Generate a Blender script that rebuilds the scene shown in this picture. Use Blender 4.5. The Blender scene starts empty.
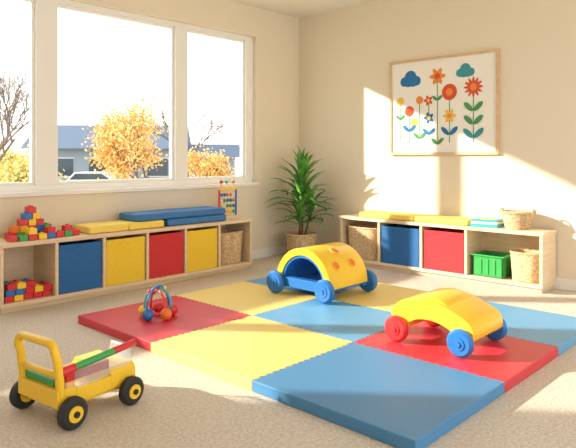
import bpy, bmesh, math, random
from mathutils import Vector, Matrix
random.seed(7)
S = bpy.context.scene
S.view_settings.view_transform = 'Standard'
S.view_settings.look = 'None'
S.view_settings.exposure = 0.0

def lin(h):
    h = h.lstrip('#'); o = []
    for i in (0, 2, 4):
        c = int(h[i:i+2], 16)/255
        o.append(c/12.92 if c <= .04045 else ((c+.055)/1.055)**2.4)
    return (o[0], o[1], o[2], 1)

def mat(name, hexc, rough=.5, noise=0.0, nscale=20, bump=0.0, bscale=200, metal=0, hex2=None, spec=.5):
    m = bpy.data.materials.new(name); m.use_nodes = True
    nt = m.node_tree; N = nt.nodes; L = nt.links
    p = N['Principled BSDF']
    p.inputs['Roughness'].default_value = rough
    p.inputs['Metallic'].default_value = metal
    p.inputs['Specular IOR Level'].default_value = spec
    c = lin(hexc); p.inputs['Base Color'].default_value = c
    tc = N.new('ShaderNodeTexCoord')
    if noise > 0 or hex2:
        n = N.new('ShaderNodeTexNoise'); n.inputs['Scale'].default_value = nscale
        n.inputs['Detail'].default_value = 4
        L.new(tc.outputs['Object'], n.inputs['Vector'])
        r = N.new('ShaderNodeValToRGB')
        r.color_ramp.elements[0].position = .35; r.color_ramp.elements[1].position = .65
        c2 = lin(hex2) if hex2 else tuple(min(1, x*(1+noise)) for x in c[:3])+(1,)
        c1 = c if hex2 else tuple(x*(1-noise) for x in c[:3])+(1,)
        r.color_ramp.elements[0].color = c1; r.color_ramp.elements[1].color = c2
        L.new(n.outputs['Fac'], r.inputs['Fac']); L.new(r.outputs['Color'], p.inputs['Base Color'])
    if bump > 0:
        n2 = N.new('ShaderNodeTexNoise'); n2.inputs['Scale'].default_value = bscale
        n2.inputs['Detail'].default_value = 3
        L.new(tc.outputs['Object'], n2.inputs['Vector'])
        b = N.new('ShaderNodeBump'); b.inputs['Strength'].default_value = bump
        b.inputs['Distance'].default_value = .01
        L.new(n2.outputs['Fac'], b.inputs['Height']); L.new(b.outputs['Normal'], p.inputs['Normal'])
    return m

def wood(name, h1, h2, vec=(1, 1, 12)):
    m = bpy.data.materials.new(name); m.use_nodes = True
    nt = m.node_tree; N = nt.nodes; L = nt.links; p = N['Principled BSDF']
    p.inputs['Roughness'].default_value = .5
    tc = N.new('ShaderNodeTexCoord'); mp = N.new('ShaderNodeMapping'); mp.inputs['Scale'].default_value = vec
    n = N.new('ShaderNodeTexNoise'); n.inputs['Scale'].default_value = 3; n.inputs['Detail'].default_value = 6
    r = N.new('ShaderNodeValToRGB'); r.color_ramp.elements[0].position = .3; r.color_ramp.elements[1].position = .7
    r.color_ramp.elements[0].color = lin(h1); r.color_ramp.elements[1].color = lin(h2)
    L.new(tc.outputs['Object'], mp.inputs['Vector']); L.new(mp.outputs['Vector'], n.inputs['Vector'])
    L.new(n.outputs['Fac'], r.inputs['Fac']); L.new(r.outputs['Color'], p.inputs['Base Color'])
    return m

def clear(name, hexc, fac=.35):
    m = bpy.data.materials.new(name); m.use_nodes = True
    nt = m.node_tree; N = nt.nodes; L = nt.links; p = N['Principled BSDF']
    p.inputs['Base Color'].default_value = lin(hexc); p.inputs['Roughness'].default_value = .15
    p.inputs['Alpha'].default_value = fac
    return m

M = dict(
 wall=mat('wall_paint', 'E7DBC6', .9, bump=.05, bscale=300, spec=.1),
 ceil=mat('ceiling_paint', 'EFE9DF', .95, spec=.1),
 white=mat('white_trim', 'F0ECE6', .45),
 vinyl=mat('window_vinyl', 'F1EFEA', .4),
 carpet=mat('carpet', 'CFC2B2', 1, hex2='E6DCCE', nscale=60, bump=.8, bscale=160, spec=.05),
 birch=wood('birch_wood', 'D9C09D', 'E6D1B2', (1, 10, 10)),
 birch2=wood('birch_wood_b', 'D9C09D', 'E6D1B2', (10, 1, 10)),
 frame=wood('oak_frame', 'CFAC80', 'DDC095'),
 yel=mat('yellow_plastic', 'F6C934', .32), blu=mat('blue_plastic', '2873BC', .32),
 red=mat('red_plastic', 'D42F33', .32), grn=mat('green_plastic', '3BA354', .35),
 org=mat('orange_plastic', 'E87A30', .35), teal=mat('teal_plastic', '45ABB2', .35),
 blk=mat('black_rubber', '242426', .6), wht=mat('white_plastic', 'EFEFEA', .35),
 clr=clear('clear_plastic', 'E4EEF0', .22),
 myel=mat('mat_yellow', 'F0D47A', .45, bump=.1), mblu=mat('mat_blue', '4886B6', .42, bump=.1),
 mred=mat('mat_red', 'CE3845', .42, bump=.1), mlblu=mat('mat_light_blue', '60A1CD', .42, bump=.1),
 fblu=mat('fabric_blue', '2A67A4', .85, noise=.12, nscale=90, bump=.3),
 fyel=mat('fabric_yellow', 'F0CA38', .85, noise=.08, nscale=90, bump=.3),
 fred=mat('fabric_red', 'CE343A', .85, noise=.1, nscale=90, bump=.3),
 pyel=mat('cushion_yellow', 'F2D460', .6, bump=.1), pblu=mat('cushion_blue', '3572AE', .6, bump=.1),
 wick=mat('wicker', 'BC996F', .8, hex2='E2C8A0', nscale=45, bump=.4, bscale=120),
 leaf=mat('leaf_green', '34752F', .45, hex2='74AC4C', nscale=9),
 stem=mat('plant_stem', '7A6A45', .8), soil=mat('soil', '3B2A1E', .95),
 paper=mat('art_paper', 'F2EEE6', .8, spec=.1),
)
A = dict(blue=mat('ink_blue', '3A78AE', .8, spec=.1), teal=mat('ink_teal', '4A98A2', .8, spec=.1), red=mat('ink_red', 'D95A40', .8, spec=.1),
 org=mat('ink_orange', 'EA9048', .8, spec=.1), yel=mat('ink_yellow', 'EFC254', .8, spec=.1), grn=mat('ink_green', '559860', .8, spec=.1))

class B:
    def __init__(s): s.bm = bmesh.new(); s.ms = []
    def mi(s, m):
        if m not in s.ms: s.ms.append(m)
        return s.ms.index(m)
    def faces(s, vs, fs, m, smooth=False):
        bv = [s.bm.verts.new(v) for v in vs]; k = s.mi(m)
        for f in fs:
            try:
                q = s.bm.faces.new([bv[i] for i in f]); q.material_index = k; q.smooth = smooth
            except ValueError: pass
    def box(s, x0, x1, y0, y1, z0, z1, m, T=None, taper=0):
        t = taper
        vs = [Vector(v) for v in [(x0+t, y0+t, z0), (x1-t, y0+t, z0), (x1-t, y1-t, z0), (x0+t, y1-t, z0), (x0, y0, z1), (x1, y0, z1), (x1, y1, z1), (x0, y1, z1)]]
        if T: vs = [T @ v for v in vs]
        s.faces(vs, [(3, 2, 1, 0), (4, 5, 6, 7), (0, 1, 5, 4), (1, 2, 6, 5), (2, 3, 7, 6), (3, 0, 4, 7)], m)
    def cyl(s, p0, p1, r, m, n=28, r2=None, cap=True):
        p0 = Vector(p0); p1 = Vector(p1); r2 = r if r2 is None else r2
        d = (p1-p0).normalized(); a = d.orthogonal().normalized(); b = d.cross(a)
        ring = lambda c, R: [c+(a*math.cos(2*math.pi*i/n)+b*math.sin(2*math.pi*i/n))*R for i in range(n)]
        s.faces(ring(p0, r)+ring(p1, r2), [(i, (i+1) % n, n+(i+1) % n, n+i) for i in range(n)], m, True)
        if cap:
            s.faces(ring(p0, r), [tuple(range(n))[::-1]], m); s.faces(ring(p1, r2), [tuple(range(n))], m)
        
    def sph(s, c, r, m, sc=(1, 1, 1), u=20, v=12):
        vs = []; fs = []; c = Vector(c)
        for j in range(v+1):
            th = math.pi*j/v
            for i in range(u):
                ph = 2*math.pi*i/u
                vs.append(c+Vector((r*sc[0]*math.sin(th)*math.cos(ph), r*sc[1]*math.sin(th)*math.sin(ph), r*sc[2]*math.cos(th))))
        for j in range(v):
            for i in range(u):
                a = j*u+i; b = j*u+(i+1) % u
                fs.append((a, a+u, b+u, b))
        s.faces(vs, fs, m, True)
    def tube(s, pts, r, m, n=10, closed=False, cap=True):
        P = [Vector(p) for p in pts]; k = len(P)
        R = r if isinstance(r, (list, tuple)) else [r]*k
        prev = None; vs = []
        for i in range(k):
            if closed: t = (P[(i+1) % k]-P[i-1]).normalized()
            else: t = (P[min(i+1, k-1)]-P[max(i-1, 0)]).normalized()
            a = t.orthogonal().normalized() if prev is None else (prev-t*prev.dot(t)).normalized()
            prev = a; b = t.cross(a)
            for j in range(n):
                q = 2*math.pi*j/n; vs.append(P[i]+(a*math.cos(q)+b*math.sin(q))*R[i])
        fs = []
        for i in range(k if closed else k-1):
            for j in range(n):
                i2 = (i+1) % k
                fs.append((i*n+j, i*n+(j+1) % n, i2*n+(j+1) % n, i2*n+j))
        if cap and not closed:
            fs.append(tuple(range(n))[::-1]); fs.append(tuple((k-1)*n+j for j in range(n)))
        s.faces(vs, fs, m, True)
    def torus(s, c, R, r, m, axis='Z', n=32, sc=(1, 1)):
        pts = []
        for i in range(n):
            a = 2*math.pi*i/n; x = R*sc[0]*math.cos(a); y = R*sc[1]*math.sin(a)
            o = {'Z': (x, y, 0), 'X': (0, x, y), 'Y': (x, 0, y)}[axis]
            pts.append(Vector(c)+Vector(o))
        s.tube(pts, r, m, 8, True)
    def prism(s, prof, x0, x1, m, smooth=False):
        """profile in (y,z) extruded along x"""
        n = len(prof)
        vs = [(x0, y, z) for y, z in prof]+[(x1, y, z) for y, z in prof]
        bv = [s.bm.verts.new(v) for v in vs]; k = s.mi(m)
        f = s.bm.faces.new(bv[:n][::-1]); f.material_index = k
        f = s.bm.faces.new(bv[n:]); f.material_index = k
        for i in range(n):
            q = s.bm.faces.new([bv[i], bv[(i+1) % n], bv[n+(i+1) % n], bv[n+i]]); q.material_index = k; q.smooth = smooth
    def done(s, name, loc=(0, 0, 0), rz=0, bevel=0, seg=3, parent=None, rx=0):
        bmesh.ops.recalc_face_normals(s.bm, faces=s.bm.faces)
        me = bpy.data.meshes.new(name); s.bm.to_mesh(me); s.bm.free()
        for m in s.ms: me.materials.append(m)
        o = bpy.data.objects.new(name, me); S.collection.objects.link(o)
        o.location = loc; o.rotation_euler = (rx, 0, rz)
        if bevel:
            b = o.modifiers.new('bevel', 'BEVEL'); b.width = bevel; b.segments = seg; b.limit_method = 'ANGLE'
            b.angle_limit = math.radians(40); b.use_clamp_overlap = True
        if parent: o.parent = parent
        return o

def empty(name, loc=(0, 0, 0)):
    e = bpy.data.objects.new(name, None); e.empty_display_size = .1; e.location = loc
    S.collection.objects.link(e); return e

# ---------------- room ----------------
H = 3.13
b = B(); b.box(-7.4, .2, -8, .2, -.1, 0, M['carpet']); b.done('floor')
b = B(); b.box(-7.4, .2, -8, .2, H, H+.15, M['ceil']); b.done('ceiling')
WX0, WX1, WZ0, WZ1 = -6.6, -.8, .94, 2.76
b = B()
b.box(-7.2, 0, 0, .2, 0, WZ0, M['wall']); b.box(-7.2, 0, 0, .2, WZ1, H, M['wall'])
b.box(WX1, 0, 0, .2, WZ0, WZ1, M['wall']); b.box(-7.2, WX0, 0, .2, WZ0, WZ1, M['wall'])
b.done('wall_north')
b = B(); b.box(0, .2, -8, .2, 0, H, M['wall']); b.done('wall_east')
b = B(); b.box(-7.4, -7.2, -8, .2, 0, H, M['wall']); b.done('wall_west')
b = B(); b.box(-7.2, -.016, -.016, 0, 0, .11, M['white']); b.done('baseboard_north', bevel=.004)
b = B(); b.box(-.016, 0, -8, 0, 0, .11, M['white']); b.done('baseboard_east', bevel=.004)

# window
b = B(); v = M['vinyl']; y0, y1 = .06, .14
b.box(WX0, WX1, y0, y1, WZ0+.0, WZ0+.06, v); b.box(WX0, WX1, y0, y1, WZ1-.05, WZ1, v)
for xa, xb in ((WX0, WX0+.08), (-5.12, -4.95), (-3.53, -3.34), (-1.98, -1.82), (-.92, WX1)):
    b.box(xa, xb, y0-.01, y1+.01, WZ0+.06, WZ1-.05, v)
panes = [(WX0+.08, -5.12), (-4.95, -3.53), (-3.34, -1.98), (-1.82, -.92)]
for xa, xb in panes:
    w = .03
    b.box(xa, xa+w, y0+.02, y1-.01, WZ0+.06, WZ1-.05, v); b.box(xb-w, xb, y0+.02, y1-.01, WZ0+.06, WZ1-.05, v)
    b.box(xa+w, xb-w, y0+.02, y1-.01, WZ0+.06, WZ0+.06+w, v); b.box(xa+w, xb-w, y0+.02, y1-.01, WZ1-.05-w, WZ1-.05, v)
b.done('window_1', bevel=.003, seg=2)
b = B(); b.box(WX0-.03, WX1+.03, -.035, .06, WZ0-.035, WZ0+.006, M['white']); b.done('trim_1', bevel=.006)

# ---------------- shelves ----------------
ST = .565; SB = .53
b = B(); w = M['birch']
yf, yb = -.46, -.02
b.box(-4.05, -1.29, yf-.01, yb, SB, ST, w)
b.box(-4.04, -1.30, yf, yb, .045, .08, w)
b.box(-4.02, -1.32, yf+.03, yb, 0, .045, w)
divs = [-4.03, -3.577, -3.13, -2.675, -2.22, -1.775, -1.315]
for i, x in enumerate(divs): b.box(x-.015, x+.015, yf, yb, .08, SB, M['birch2'])
b.box(-4.03, -1.315, yb-.012, yb, .08, SB, w)
b.done('storage_shelf', bevel=.004)
b = B()
xf, xb_ = -.36, -.02
b.box(xf-.01, xb_, -3.34, -.97, SB, ST, M['birch2'])
b.box(xf, xb_, -3.33, -.98, .045, .08, M['birch2'])
b.box(xf+.03, xb_, -3.31, -1.0, 0, .045, M['birch2'])
dv = [-.995, -1.528, -2.065, -2.574, -3.315]
for y in dv: b.box(xf, xb_, y-.015, y+.015, .08, SB, M['birch'])
b.box(xb_-.012, xb_, -3.31, -1, .08, SB, M['birch2'])
b.done('storage_shelf', bevel=.004)

def fabric_bin(x0, x1, y0, y1, z0, z1, m, face):
    b = B(); cx, cy = (x0+x1)/2, (y0+y1)/2
    X0, X1, Y0, Y1 = x0-cx, x1-cx, y0-cy, y1-cy; h = z1-z0; t = .012
    b.box(X0, X1, Y0, Y1, 0, .012, m, taper=.0)
    b.box(X0, X1, Y0, Y0+t, .012, h, m); b.box(X0, X1, Y1-t, Y1, .012, h, m)
    b.box(X0, X0+t, Y0+t, Y1-t, .012, h, m); b.box(X1-t, X1, Y0+t, Y1-t, .012, h, m)
    if face == 'y':
        b.box(X0, X1, Y0-.003, Y0, h-.035, h, m)
    else:
        b.box(X0-.003, X0, Y0, Y1, h-.035, h, m)
    return b.done('fabric_storage_bin', (cx, cy, z0), bevel=.006, seg=2)
for i, m in ((1, 'fblu'), (2, 'fyel'), (3, 'fred'), (4, 'fyel')):
    fabric_bin(divs[i]+.025, divs[i+1]-.025, yf+.015, yb-.05, .081, .50, M[m], 'y')
for i, m in ((1, 'fblu'), (2, 'fred')):
    fabric_bin(xf+.015, xb_-.03, dv[i+1]+.03, dv[i]-.03, .081, .49, M[m], 'x')

def basket(name, cx, cy, z0, ax, ay, h, m=None, flare=.12, rows=14, cols=44, pw=4, handles=False, amp=.006, parent=None):
    m = m or M['wick']; b = B(); vs = []; fs = []
    def se(a, X, Y):
        c, s_ = math.cos(a), math.sin(a)
        return X*math.copysign(abs(c)**(2/pw), c), Y*math.copysign(abs(s_)**(2/pw), s_)
    sub = rows*2
    for j in range(sub+1):
        t = j/sub; k = 1-flare+flare*t
        for i in range(cols):
            a = 2*math.pi*i/cols
            x, y = se(a, ax*k, ay*k); L = math.hypot(x, y)
            o = amp*(1 if (i//1+(j//2)) % 2 else -1)*(1 if j % 2 else .2)
            vs.append((x*(1+o/L), y*(1+o/L), h*t))
    for j in range(sub):
        for i in range(cols):
            i2 = (i+1) % cols; fs.append((j*cols+i, j*cols+i2, (j+1)*cols+i2, (j+1)*cols+i))
    fs.append(tuple(range(cols))[::-1])
    n0 = len(vs)
    for t in (1, .1):
        k = (1-flare+flare*t)
        for i in range(cols):
            x, y = se(2*math.pi*i/cols, (ax-.015)*k, (ay-.015)*k); vs.append((x, y, h*t))
    for i in range(cols):
        i2 = (i+1) % cols
        fs.append((n0+i, n0+cols+i, n0+cols+i2, n0+i2)); fs.append((sub*cols+i, sub*cols+i2, n0+i2, n0+i))
    fs.append(tuple(n0+cols+i for i in range(cols)))
    b.faces(vs, fs, m, True)
    b.tube([(*se(2*math.pi*i/48, ax, ay), h) for i in range(48)], .011, m, 8, True)
    if handles:
        for sgn in (-1, 1):
            b.tube([(.05*math.cos(q), sgn*(ay+.012), h-.02+.05*math.sin(q)) for q in [math.pi*i/10 for i in range(11)]], .008, m, 8)
    return b.done(name, (cx, cy, z0), parent=parent)
basket('wicker_basket', -1.545, -.25, .081, .185, .17, .34, flare=.1)
basket('wicker_basket', -.200, -1.262, .081, .14, .22, .36, flare=.08)
basket('wicker_basket', -.195, -3.14, .081, .14, .145, .27, flare=.12)
basket('wicker_basket', -.19, -3.03, ST+.001, .135, .145, .16, flare=.25, pw=2.3, handles=True)
# green bin
b = B(); g = M['grn']
b.box(-.13, .13, -.15, .15, 0, .015, g, taper=.01)
for sx in (-1, 1):
    b.box(min(sx*.13, sx*.118), max(sx*.13, sx*.118), -.15, .15, .015, .2, g)
for sy in (-1, 1):
    b.box(-.13, .13, min(sy*.15, sy*.138), max(sy*.15, sy*.138), .015, .2, g)
b.box(-.145, .145, -.165, -.138, .2, .215, g); b.box(-.145, .145, .138, .165, .2, .215, g)
b.box(-.145, -.118, -.138, .138, .2, .215, g); b.box(.118, .145, -.138, .138, .2, .215, g)
for sy in (-.07, 0, .07): b.box(-.137, -.13, sy-.012, sy+.012, .03, .17, g)
b.done('plastic_storage_bin', (-.2, -2.79, .081), bevel=.006)

# ---------------- building blocks ----------------
def brick(b, x, y, z, L, W, h, m, stud=True):
    b.box(x-L/2, x+L/2, y-W/2, y+W/2, z, z+h, m)
    if stud:
        n = max(1, round(L/.05)); q = max(1, round(W/.05))
        for i in range(n):
            for j in range(q):
                cx = x-L/2+L*(i+.5)/n; cy = y-W/2+W*(j+.5)/q
                b.cyl((cx, cy, z+h), (cx, cy, z+h+.01), .014, m, 12)
cols = [M['red'], M['yel'], M['blu'], M['grn'], M['org']]
b = B(); hh = .053; k = 0
order = [0, 3, 1, 2, 0, 0, 4, 1, 0, 2, 3, 0, 1, 0, 2, 1, 0, 3, 4]
for r, n in enumerate((6, 5, 3, 2, 1)):
    for i in range(n):
        brick(b, (i-(n-1)/2)*.068, 0, r*hh, .064, .09, hh-.001, cols[order[k % len(order)]]); k += 1
b.done('toy_block_pyramid', (-3.70, -.22, ST+.001), bevel=.003, seg=2)
b = B(); k = 0; hh = .048
for i, (x, y, c, r) in enumerate([(-3.92, -.38, 0, 0), (-3.84, -.39, 3, 0), (-3.76, -.38, 0, 0), (-3.68, -.39, 1, 0), (-3.60, -.38, 2, 0), (-3.52, -.37, 0, 0), (-3.44, -.36, 3, 0), (-3.36, -.34, 0, 0), (-3.42, -.25, 1, 0), (-3.34, -.24, 0, 0), (-3.76, -.38, 1, 1), (-3.60, -.38, 0, 1), (-3.44, -.36, 0, 1)]):
    brick(b, x+3.65, y+.35, r*hh, .068, .068, hh-.001, cols[c])
b.done('building_bricks', (-3.65, -.35, ST+.001), bevel=.003, seg=2)
b = B()
for r in range(3):
    for i in range(5 - (r == 2)*2):
        for j in range(2):
            c = cols[random.choice([0, 0, 0, 1, 2, 3, 0])]
            brick(b, (i-2)*.078+r*.012, (j)*.085, r*hh, .072, .075, hh-.001, c)
b.done('building_bricks', (-3.80, -.38, .081), bevel=.003, seg=2)

# ---------------- cushions ----------------
def pad(parts, name, loc, rz=0):
    b = B()
    for (x0, x1, y0, y1, z0, z1, m) in parts: b.box(x0, x1, y0, y1, z0, z1, m)
    return b.done(name, loc, rz, bevel=.018, seg=4)
pad([(-.40, -.002, -.16, .16, 0, .07, M['pyel']), (.002, .40, -.16, .16, 0, .07, M['pyel'])], 'floor_cushion', (-2.86, -.27, ST+.001))
pad([(-.385, .385, -.17, .17, 0, .07, M['pblu'])], 'floor_cushion', (-2.035, -.26, ST+.001))
pad([(-.56, .56, -.165, .165, 0, .07, M['pblu'])], 'floor_cushion', (-2.21, -.25, ST+.073))
pad([(-.15, .15, -.36, .36, 0, .06, M['pyel'])], 'floor_cushion', (-.19, -1.60, ST+.001), rz=.0)
pad([(-.15, .15, -.31, .31, 0, .06, M['pyel'])], 'floor_cushion', (-.19, -2.28, ST+.001), rz=-.0)
b = B()
b.box(-.12, .12, -.14, .14, 0, .028, M['teal']); b.box(-.105, .105, -.125, .135, .004, .024, M['paper'])
b.box(-.11, .11, -.13, .13, .03, .052, M['wht']); b.box(-.11, .11, -.13, .13, .054, .075, M['teal']); b.box(-.10, .02, -.09, .04, .0755, .078, M['yel'])
b.done('picture_books', (-.2, -2.735, ST+.001), .06, bevel=.003)

# bead frame toy on left shelf
b = B()
b.box(-.13, .13, -.05, .05, 0, .03, M['birch'])
for x, m in ((-.115, 'red'), (.115, 'blu')): b.cyl((x, 0, .03), (x, 0, .33), .012, M[m])
b.cyl((-.13, 0, .33), (.13, 0, .33), .012, M['yel'])
pal = ['red', 'yel', 'grn', 'blu', 'org', 'teal']
for r in range(4):
    z = .075+r*.064; b.cyl((-.115, 0, z), (.115, 0, z), .004, M['wht'], 8)
    for i in range(5): 
        if (i+r) % 5 != 2 or r == 0: b.sph((-.085+i*.042, 0, z), .02, M[pal[(i//2+r) % 6]], u=12, v=8)
for x, m in ((-.09, 'red'), (-.02, 'teal'), (.08, 'org')):
    b.cyl((x, 0, .33), (x, 0, .40), .006, M['yel']); b.sph((x, 0, .415), .02, M[m], u=12, v=8)
b.tube([(-.09, 0, .39), (-.05, 0, .43), (-.02, 0, .39), (.03, 0, .44), (.08, 0, .39)], .005, M['grn'], 8)
b.done('bead_abacus', (-1.455, -.22, ST+.001), -.1, bevel=.003)

# ---------------- plant ----------------
pl = empty('potted_dracaena', (-.43, -.43, 0))
basket('pot', 0, 0, 0, .19, .19, .31, flare=.14, rows=13, cols=52, pw=2, amp=.007, parent=pl)
b = B(); b.cyl((0, 0, .25), (0, 0, .26), .155, M['soil']); b.done('soil', parent=pl)
b = B()
b.tube([(0, 0, .26), (.01, 0, .5), (0, .01, .72), (0, 0, .92)], [.022, .02, .017, .01], M['stem'])
b.tube([(.03, -.02, .26), (.08, -.04, .45), (.1, -.05, .62)], [.016, .014, .008], M['stem'])
b.tube([(-.03, .01, .26), (-.07, -.04, .4), (-.1, -.06, .55)], [.016, .014, .008], M['stem'])
b.done('stems', parent=pl)
b = B()
def leafs(cx, cy, z0, z1, n, Lr):
    for i in range(n):
        t = i/(n-1); az = i*2.399+random.uniform(-.2, .2); el = math.radians(8+70*t**1.2+random.uniform(-8, 8))
        L = random.uniform(*Lr); w = .030*random.uniform(.85, 1.2); p = Vector((cx, cy, z0+(z1-z0)*t))
        K = 9; c = []
        for k in range(K+1):
            c.append(p.copy()); e = el+.25-(k/K)**1.4*(.8+.4*math.cos(el))*random.uniform(.9, 1.1)
            p += Vector((math.cos(az)*math.cos(e), math.sin(az)*math.cos(e), math.sin(e)))*L/K
        side = Vector((-math.sin(az), math.cos(az), 0)); vs = []; fs = []
        for k, q in enumerate(c):
            s_ = k/K; ww = w*(.55+1.2*s_)*(1-s_**3) if s_ < 1 else .001
            up = Vector((0, 0, ww*.35))
            for d in (-1, 0, 1):
                P = q+side*ww*d+(up if d else Vector((0, 0, 0)))
                P.x = min(P.x, .40); P.y = min(P.y, .40); vs.append(P)
        for k in range(K):
            fs += [(k*3, k*3+1, k*3+4, k*3+3), (k*3+1, k*3+2, k*3+5, k*3+4)]
        b.faces(vs, fs, M['leaf'], True)
leafs(0, 0, .60, .94, 44, (.40, .54)); leafs(.1, -.05, .46, .64, 20, (.32, .46)); leafs(-.1, -.06, .42, .57, 18, (.32, .46))
b.done('leaves', parent=pl)

# ---------------- wall art ----------------
ya, yb2, za, zb = -1.457, -2.77, 1.285, 2.367
Wd, Hd = ya-yb2, zb-za
b = B()
f = .028
b.box(-.035, -.003, yb2, ya, zb-f, zb, M['frame']); b.box(-.035, -.003, yb2, ya, za, za+f, M['frame'])
b.box(-.035, -.003, yb2, yb2+f, za+f, zb-f, M['frame']); b.box(-.035, -.003, ya-f, ya, za+f, zb-f, M['frame'])
b.box(-.02, -.003, yb2+f, ya-f, za+f, zb-f, M['paper'])
lay = [-.0205]
def pt(a, c): return (ya-a*Wd, zb-c*Hd)
def blob(pts, m):
    lay[0] -= .00012
    b.faces([(lay[0], y, z) for y, z in pts], [tuple(range(len(pts)))], m)
def disc(a, c, r, m, sx=1, sy=1, rot=0):
    y, z = pt(a, c); r *= Wd; P = []
    for i in range(24):
        q = 2*math.pi*i/24; dx = r*sx*math.cos(q); dz = r*sy*math.sin(q)
        P.append((y-(dx*math.cos(rot)-dz*math.sin(rot)), z+dx*math.sin(rot)+dz*math.cos(rot)))
    blob(P, m)
def flower(a, c, r, m, mc, n=6):
    y, z = pt(a, c); P = []
    for i in range(72):
        q = 2*math.pi*i/72; rr = r*Wd*(.78+.22*math.cos(n*q)); P.append((y+rr*math.cos(q), z+rr*math.sin(q)))
    blob(P, m); disc(a, c, r*.35, mc)
def stem(a, c0, c1, m=A['grn']):
    y, z0 = pt(a, c0); _, z1 = pt(a, c1); blob([(y-.005, z0), (y+.005, z0), (y+.005, z1), (y-.005, z1)], m)
def leafp(a, c, m, s=1):
    for sg in (-1, 1): disc(a+sg*.03*s, c, .036*s, m, 1, .42, rot=sg*.75)
def cloud(a, c, r, m):
    for da, dc, k in ((-.6, .25, .42), (0, -.15, .6), (.6, .25, .42), (-.2, .3, .45), (.25, .3, .45)): disc(a+da*r, c+dc*r, r*k, m)
cloud(.21, .2, .1, A['blue']); cloud(.72, .17, .08, A['teal'])
for a, c0, c1 in ((.47, .25, .9), (.58, .4, .88), (.79, .4, .88), (.11, .45, .85), (.2, .55, .88), (.3, .44, .8), (.39, .46, .88)): stem(a, c0, c1)
flower(.47, .2, .075, A['org'], A['red'], 6); disc(.58, .37, .068, A['red']); disc(.58, .37, .03, A['org'])
flower(.79, .34, .085, A['red'], A['org'], 12); disc(.11, .43, .036, A['yel']); disc(.2, .54, .045, A['red'])
disc(.3, .43, .034, A['org']); flower(.385, .44, .045, A['red'], A['yel'], 5); flower(.39, .62, .05, A['blue'], A['yel'], 5)
disc(.25, .66, .035, A['yel']); flower(.58, .61, .06, A['yel'], A['org'], 6)
leafp(.11, .6, A['grn'], .8); leafp(.2, .72, A['blue'], 1.1); leafp(.39, .76, A['blue'], 1); leafp(.58, .76, A['blue'], 1.3); leafp(.79, .53, A['grn'], 1.4)
leafp(.79, .66, A['grn'], 1.4); leafp(.79, .79, A['teal'], 1.5); leafp(.3, .8, A['grn'], 1); leafp(.47, .42, A['grn'], .8); leafp(.47, .86, A['grn'], 1)
b.done('framed_flower_art')

# ---------------- foam mat ----------------
pm = empty('foam_play_mat', (-2.45, -2.54, 0))
xs = [-3.73, -2.83, -2.02, -1.20]; ys = [-1.12, -2.08, -3.03, -4.03]
tc = [['mred', 'myel', 'mblu'], ['myel', 'mlblu', 'mred'], ['mlblu', 'myel', 'mlblu']]
def edge(p, q, teeth):
    p = Vector(p); q = Vector(q)
    if not teeth: return [p]
    d = q-p; nrm = Vector((-d.y, d.x)).normalized()
    if (q.x+q.y) < (p.x+p.y): nrm = -nrm
    n = 16; a = .006; out = [p]
    for i in range(n):
        for t, o in ((.12, -a), (.42, -a), (.58, a), (.88, a)):
            f_ = .04+.92*(i+t)/n; out.append((f_, o))
    pts = [p]
    fl = (q.x+q.y) < (p.x+p.y)
    seq = out[1:]
    if fl: seq = [(1-f_, o) for f_, o in reversed(seq)]
    for f_, o in seq: pts.append(p+d*f_+nrm*o)
    return pts
for i in range(3):
    for j in range(3):
        x0, x1, yt, ybm = xs[i], xs[i+1], ys[j], ys[j+1]
        P = edge((x0, ybm), (x1, ybm), j < 2)+edge((x1, ybm), (x1, yt), i < 2)+edge((x1, yt), (x0, yt), j > 0)+edge((x0, yt), (x0, ybm), i > 0)
        b = B(); n = len(P)
        vs = [(p.x+2.45, p.y+2.54, .001) for p in P]+[(p.x+2.45, p.y+2.54, .062) for p in P]
        b.faces(vs, [tuple(range(n))[::-1], tuple(range(n, 2*n))]+[(a, (a+1) % n, n+(a+1) % n, n+a) for a in range(n)], M[tc[i][j]])
        b.done('foam_tile_%d' % (i*3+j+1), bevel=.006, seg=3, parent=pm)
MZ = .063

def wheel(b, c, R, W, m, hub, axis=(1, 0, 0), hubr=.45):
    c = Vector(c); a = Vector(axis)
    k = .18*R
    b.cyl(c-a*(W/2), c-a*(W/2-k), R-k, m, 36, R); b.cyl(c-a*(W/2-k), c+a*(W/2-k), R, m, 36, cap=False); b.cyl(c+a*(W/2-k), c+a*(W/2), R, m, 36, R-k)
    for s_ in (-1, 1):
        b.cyl(c+a*s_*(W/2), c+a*s_*(W/2+.006), R*hubr, hub, 24); b.cyl(c+a*s_*(W/2+.006), c+a*s_*(W/2+.014), R*.2, m, 16)

# ---------- arch car ----------
b = B(); ry, rz = .31, .315; zb0 = .10
def arch(ro_y, ro_z, ri_y, ri_z, n=30, z=zb0):
    o = [(-ro_y*math.cos(math.pi*i/n), z+ro_z*math.sin(math.pi*i/n)) for i in range(n+1)]
    q = [(ri_y*math.cos(math.pi*i/n), z+ri_z*math.sin(math.pi*i/n)) for i in range(n+1)]
    return o+q
b.prism(arch(ry, rz, ry-.06, rz-.06), -.26, .26, M['yel'], True)
b.prism(arch(ry-.061, rz-.061, ry-.085, rz-.085), -.25, .25, M['blu'], True)
b.prism([(-.30, .07), (.30, .07), (.30, .13), (.2, .15), (-.2, .15), (-.30, .13)], -.275, -.20, M['blu'])
b.prism([(-.30, .07), (.30, .07), (.30, .13), (.2, .15), (-.2, .15), (-.30, .13)], .20, .275, M['blu'])
b.box(-.2, .2, -.25, .25, .08, .11, M['blu'])
b.box(-.2, .2, -.29, -.24, .08, .13, M['blu']); b.box(-.2, .2, .24, .29, .08, .13, M['blu'])
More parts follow.
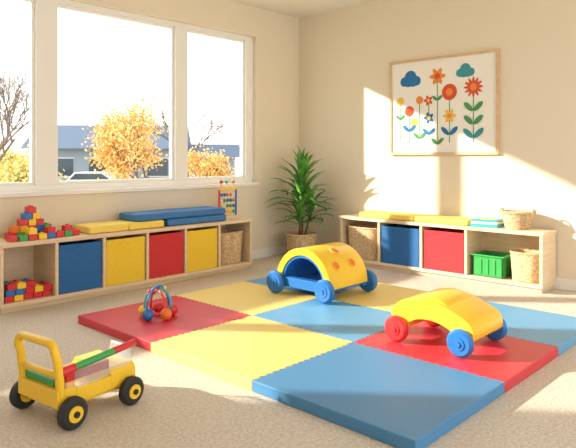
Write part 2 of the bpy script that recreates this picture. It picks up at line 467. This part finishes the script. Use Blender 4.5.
for sx in (-.30, .30):
    for sy in (-.28, .28): wheel(b, (sx, sy, .098), .098, .06, M['blu'], M['blu'], hubr=.5)
for sy in (-.28, .28): b.cyl((-.3, sy, .098), (.3, sy, .098), .014, M['blu'])
for xx, th in ((-.12, 35), (.10, 35), (-.0, 62)):
    t = math.radians(th); nrm = Vector((0, -math.cos(t)/ry, math.sin(t)/rz)).normalized()
    c = Vector((xx, -ry*math.cos(t), zb0+rz*math.sin(t)))
    b.cyl(c-nrm*.01, c+nrm*.003, .038, M['org'], 24)
    a1 = Vector((1, 0, 0)); a2 = nrm.cross(a1)
    b.tube([c+nrm*.003+(a1*math.cos(2*math.pi*i/24)+a2*math.sin(2*math.pi*i/24))*.04 for i in range(24)], .006, M['yel'], 8, True)
b.done('toy_arch_car', (-1.88, -1.97, MZ), bevel=.008)

# ---------- low car ----------
b = B()
def smooth(P, it=2):
    for _ in range(it):
        Q = []
        for i in range(len(P)):
            p, q = P[i], P[(i+1) % len(P)]
            Q += [(.75*p[0]+.25*q[0], .75*p[1]+.25*q[1]), (.25*p[0]+.75*q[0], .25*p[1]+.75*q[1])]
        P = Q
    return P
prof = [(.26, .10), (.28, .19), (.21, .27), (.08, .30), (-.06, .29), (-.17, .25), (-.26, .21), (-.30, .16), (-.29, .08), (-.19, .08), (-.15, .14), (-.04, .175), (.08, .17), (.15, .13), (.17, .08)]
b.prism(smooth(prof), -.21, .21, M['yel'], True)
b.prism(smooth([(.17, .26), (.06, .315), (-.06, .305), (-.14, .25), (-.04, .26), (.08, .27)]), -.17, .17, M['yel'], True)
for sx in (-.235, .235):
    wheel(b, (sx, .22, .084), .084, .05, M['red'], M['red']); wheel(b, (sx, -.225, .084), .084, .05, M['blu'], M['blu'])
b.cyl((-.21, .22, .084), (.21, .22, .084), .012, M['red']); b.cyl((-.21, -.225, .084), (.21, -.225, .084), .012, M['blu'])
b.done('toy_hump_car', (-2.40, -3.45, MZ), bevel=.008)

# ---------- bead maze ----------
b = B()
b.torus((0, 0, .045), .09, .012, M['red'])
for i, m in enumerate(('red', 'yel', 'blu', 'org', 'red')):
    a = 2*math.pi*i/5+.9; b.sph((.11*math.cos(a), .11*math.sin(a), .044), .043, M[m], (1, 1, 1))
for rot, R, hh_, m in ((.2, .115, .23, 'blu'), (1.5, .105, .20, 'red'), (2.4, .10, .22, 'teal')):
    pts = []
    for i in range(21):
        q = math.pi*i/20; x = R*math.cos(q); pts.append((x*math.cos(rot), x*math.sin(rot), .05+(hh_-.05)*math.sin(q)**.8))
    b.tube(pts, .008, M[m], 8)
    b.sph(pts[6], .018, M['yel' if m == 'blu' else 'red'], u=12, v=8)
b.sph((0, 0, .225), .018, M['blu'], u=12, v=8)
b.done('bead_maze_toy', (-3.35, -1.61, MZ))

# ---------- push cart ----------
b = B(); Y = M['yel']
b.box(-.19, .21, -.135, .135, .075, .115, Y)
b.prism([(-.165, .10), (.165, .10), (.165, .17), (.14, .20), (-.14, .20), (-.165, .17)], .08, .23, Y)
b.prism([(-.165, .10), (.165, .10), (.165, .18), (-.165, .18)], -.22, -.12, Y)
b.box(-.12, .08, -.165, -.14, .10, .165, Y); b.box(-.12, .08, .14, .165, .10, .165, Y)
for sx, R in ((-.165, .074), (.175, .070)):
    for sy in (-.20, .20): wheel(b, (sx, sy, R+.001), R, .05, M['blk'], Y, axis=(0, 1, 0), hubr=.5)
    b.cyl((sx, -.2, R), (sx, .2, R), .012, M['blk'])
pts = []
for y, z in [(-.15, .12), (-.155, .22), (-.155, .32)]: pts.append((-.19-(z-.12)*.12, y, z))
for i in range(1, 7): q = math.pi/2*i/6; pts.append((-.225, -.105-.05*math.cos(q), .345+.05*math.sin(q)))
for i in range(0, 7): q = math.pi/2*i/6; pts.append((-.225, .105+.05*math.sin(q), .345+.05*math.cos(q)))
for y, z in [(.155, .32), (.155, .22), (.15, .12)]: pts.append((-.19-(z-.12)*.12, y, z))
b.tube(pts, .020, Y, 14)
b.tube([(-.205, -.15, .245), (-.205, .15, .245)], .016, Y, 12)
b.box(-.12, .21, -.153, -.147, .165, .27, M['clr'])
b.box(.205, .211, -.147, .0, .20, .27, M['clr'])
b.tube([(-.20, -.15, .255), (-.12, -.15, .262)], .022, M['red'], 12)
b.tube([(-.12, -.15, .262), (.10, -.15, .280)], .018, M['grn'], 12)
b.tube([(.10, -.15, .280), (.235, -.15, .292)], .018, M['red'], 12)
b.box(-.16, .08, -.147, -.12, .200, .245, M['red'])
b.box(-.20, -.13, -.10, .14, .181, .215, M['grn'])
b.tube([(.21, -.15, .275), (.21, .0, .275), (.21, .02, .20)], .006, M['wht'], 12)
b.done('toy_push_cart', (-4.46, -2.53, 0), .13, bevel=.005)

# ---------------- outdoors ----------------
gm = mat('outdoor_ground', 'A8A48C', .95, hex2='B9B6A0', nscale=.3)
b = B(); b.box(-60, 90, .6, 130, -1.2, -1.0, gm); b.done('ground_outside')
hw = mat('house_siding', '85919C', .8); hr = mat('house_roof', '526276', .8); hg = mat('house_glass', '3E4A54', .2)
wtr = mat('house_trim', 'B5B9BC', .7)
def house(loc, rz):
    b = B()
    b.box(-5, 5, -3, 3, 0, 2.9, hw)
    b.prism([(-3.6, 2.9), (3.6, 2.9), (0, 4.7)], -5.5, 5.5, hr)
    for x in (-3.5, -1, 3): b.box(x, x+1.4, -3.05, -3, 1, 2.2, hg); b.box(x-.1, x+1.5, -3.04, -3, .9, 1, wtr); b.box(x-.1, x+1.5, -3.04, -3, 2.2, 2.3, wtr)
    b.box(1, 2, -3.05, -3, 0, 2.1, wtr)
    b.box(5, 9, -2, 2.6, 0, 2.3, hw); b.prism([(-2.5, 2.3), (3.1, 2.3), (.3, 3.3)], 5, 9.4, hr)
    b.box(5.8, 8.2, -2.05, -2, 0, 1.9, wtr)
    b.done('neighbour_house', loc, rz)
house((17.5, 34.5, -1.0), -.75)
def car(loc, rz, m):
    b = B()
    b.prism([(-2.1, .3), (2.1, .3), (2.1, .75), (1.3, .9), (.8, 1.4), (-.9, 1.4), (-1.6, .95), (-2.1, .9)], -.85, .85, m)
    b.prism([(1.15, .93), (.75, 1.33), (-.85, 1.33), (-1.4, .95)], -.86, .86, hg)
    for y in (-1.3, 1.3):
        for x in (-.8, .8): b.cyl((x-.1, y, .33), (x+.1, y, .33), .33, M['blk'])
    b.done('parked_car', loc, rz, bevel=.05)
car((12.4, 28.3, -1.0), .75, mat('car_paint_white', 'C4C6C8', .3)); car((8.6, 30.5, -1), .75, mat('car_paint_grey', '808890', .3))

barkm = mat('bark', '75655A', .9)
def tree(name, loc, h, spread, lm, nleaf, lsz, low=.25, seed=1, depth=5, sc=.13, th=.012):
    rnd = random.Random(seed); e = empty(name, loc); b = B(); tips = []
    def grow(p, d, L, r, k):
        q = p+d*L; mid = p+d*L*.5+Vector((rnd.uniform(-1, 1), rnd.uniform(-1, 1), 0))*L*.06
        b.tube([p, mid, q], [r, r*.85, r*.65], barkm, 5, cap=False)
        if k <= 3 and k < depth: tips.extend([p.lerp(q, t) for t in (.4, .7, 1)])
        if k == 0: return
        for _ in range(3):
            a = rnd.uniform(0, 6.283); s_ = rnd.uniform(.35, .75)*spread
            n = (d+Vector((math.cos(a)*s_, math.sin(a)*s_, rnd.uniform(-.05, .3)))).normalized()
            grow(p.lerp(q, rnd.uniform(.5, 1)), n, L*rnd.uniform(.62, .85), r*.6, k-1)
    grow(Vector((0, 0, 0)), Vector((0, 0, 1)), h*low, h*th, depth)
    b.done('branches', parent=e)
    if nleaf:
        l = B(); vs = []; fs = []
        for i in range(nleaf):
            p = rnd.choice(tips)+Vector([rnd.gauss(0, sc) for _ in range(3)])
            a = Vector([rnd.uniform(-1, 1) for _ in range(3)]).normalized(); c = a.orthogonal().normalized()*lsz*rnd.uniform(.6, 1.2); d = a.cross(c)*.7
            k = len(vs); vs += [p-c, p+d, p+c, p-d]; fs.append((k, k+1, k+2, k+3))
        l.faces(vs, fs, lm); l.done('leaves', parent=e)
    return e
ol = mat('autumn_leaf_orange', 'DEA858', .8, hex2='ECCA86', nscale=1.2)
yl = mat('autumn_leaf_yellow', 'C8B460', .8, hex2='DACC88', nscale=1.2)
gl = mat('shrub_leaf_green', '7A9456', .8, hex2='9FAF68', nscale=1.2)
tree('autumn_tree', (6.5, 13.4, -1), 6.3, 1.6, ol, 6500, .066, .25, 3, sc=.2)
tree('autumn_tree', (11.9, 17.2, -1), 4.6, 1.6, ol, 3000, .07, .22, 9, sc=.2)
tree('autumn_tree', (1.3, 12.0, -1), 3.5, 1.5, yl, 5000, .06, .22, 5, sc=.2)
tree('autumn_tree', (7.0, 27.5, -1), 4.6, 1.6, yl, 4000, .09, .22, 15, sc=.25)
tree('bare_tree', (3.2, 19.5, -1), 8.3, 1.1, None, 0, .1, .27, 8, depth=6, th=.014)
tree('bare_tree', (16.0, 23.5, -1), 8.6, 1.1, None, 0, .1, .27, 11, depth=6, th=.012)

# ---------------- light ----------------
w = bpy.data.worlds.new('sky'); S.world = w; w.use_nodes = True
N = w.node_tree.nodes; L = w.node_tree.links; bg = N['Background']
tcn = N.new('ShaderNodeTexCoord'); sp = N.new('ShaderNodeSeparateXYZ'); rp = N.new('ShaderNodeValToRGB')
L.new(tcn.outputs['Generated'], sp.inputs['Vector']); L.new(sp.outputs['Z'], rp.inputs['Fac']); L.new(rp.outputs['Color'], bg.inputs['Color'])
rp.color_ramp.elements[0].position = 0; rp.color_ramp.elements[0].color = (1, .98, .93, 1)
rp.color_ramp.elements[1].position = .5; rp.color_ramp.elements[1].color = (.95, .97, 1, 1)
bg.inputs['Strength'].default_value = 2.55
sd = bpy.data.lights.new('sun', 'SUN'); sd.energy = 9.5; sd.angle = math.radians(1.3); sd.color = (1, .92, .79)
so = bpy.data.objects.new('sun', sd); S.collection.objects.link(so); so.location = (-8, 10, 8)
so.rotation_euler = Vector((1, -1.22, -.58)).to_track_quat('-Z', 'Y').to_euler()

# ---------------- camera ----------------
cd = bpy.data.cameras.new('camera'); co = bpy.data.objects.new('camera', cd); S.collection.objects.link(co)
co.location = (-5.911, -5.343, 1.25)
co.rotation_euler = Vector((.729, .684, 0)).to_track_quat('-Z', 'Y').to_euler()
cd.sensor_width = 36; cd.lens = 37.06; cd.shift_y = -66/576; cd.clip_end = 500
S.camera = co
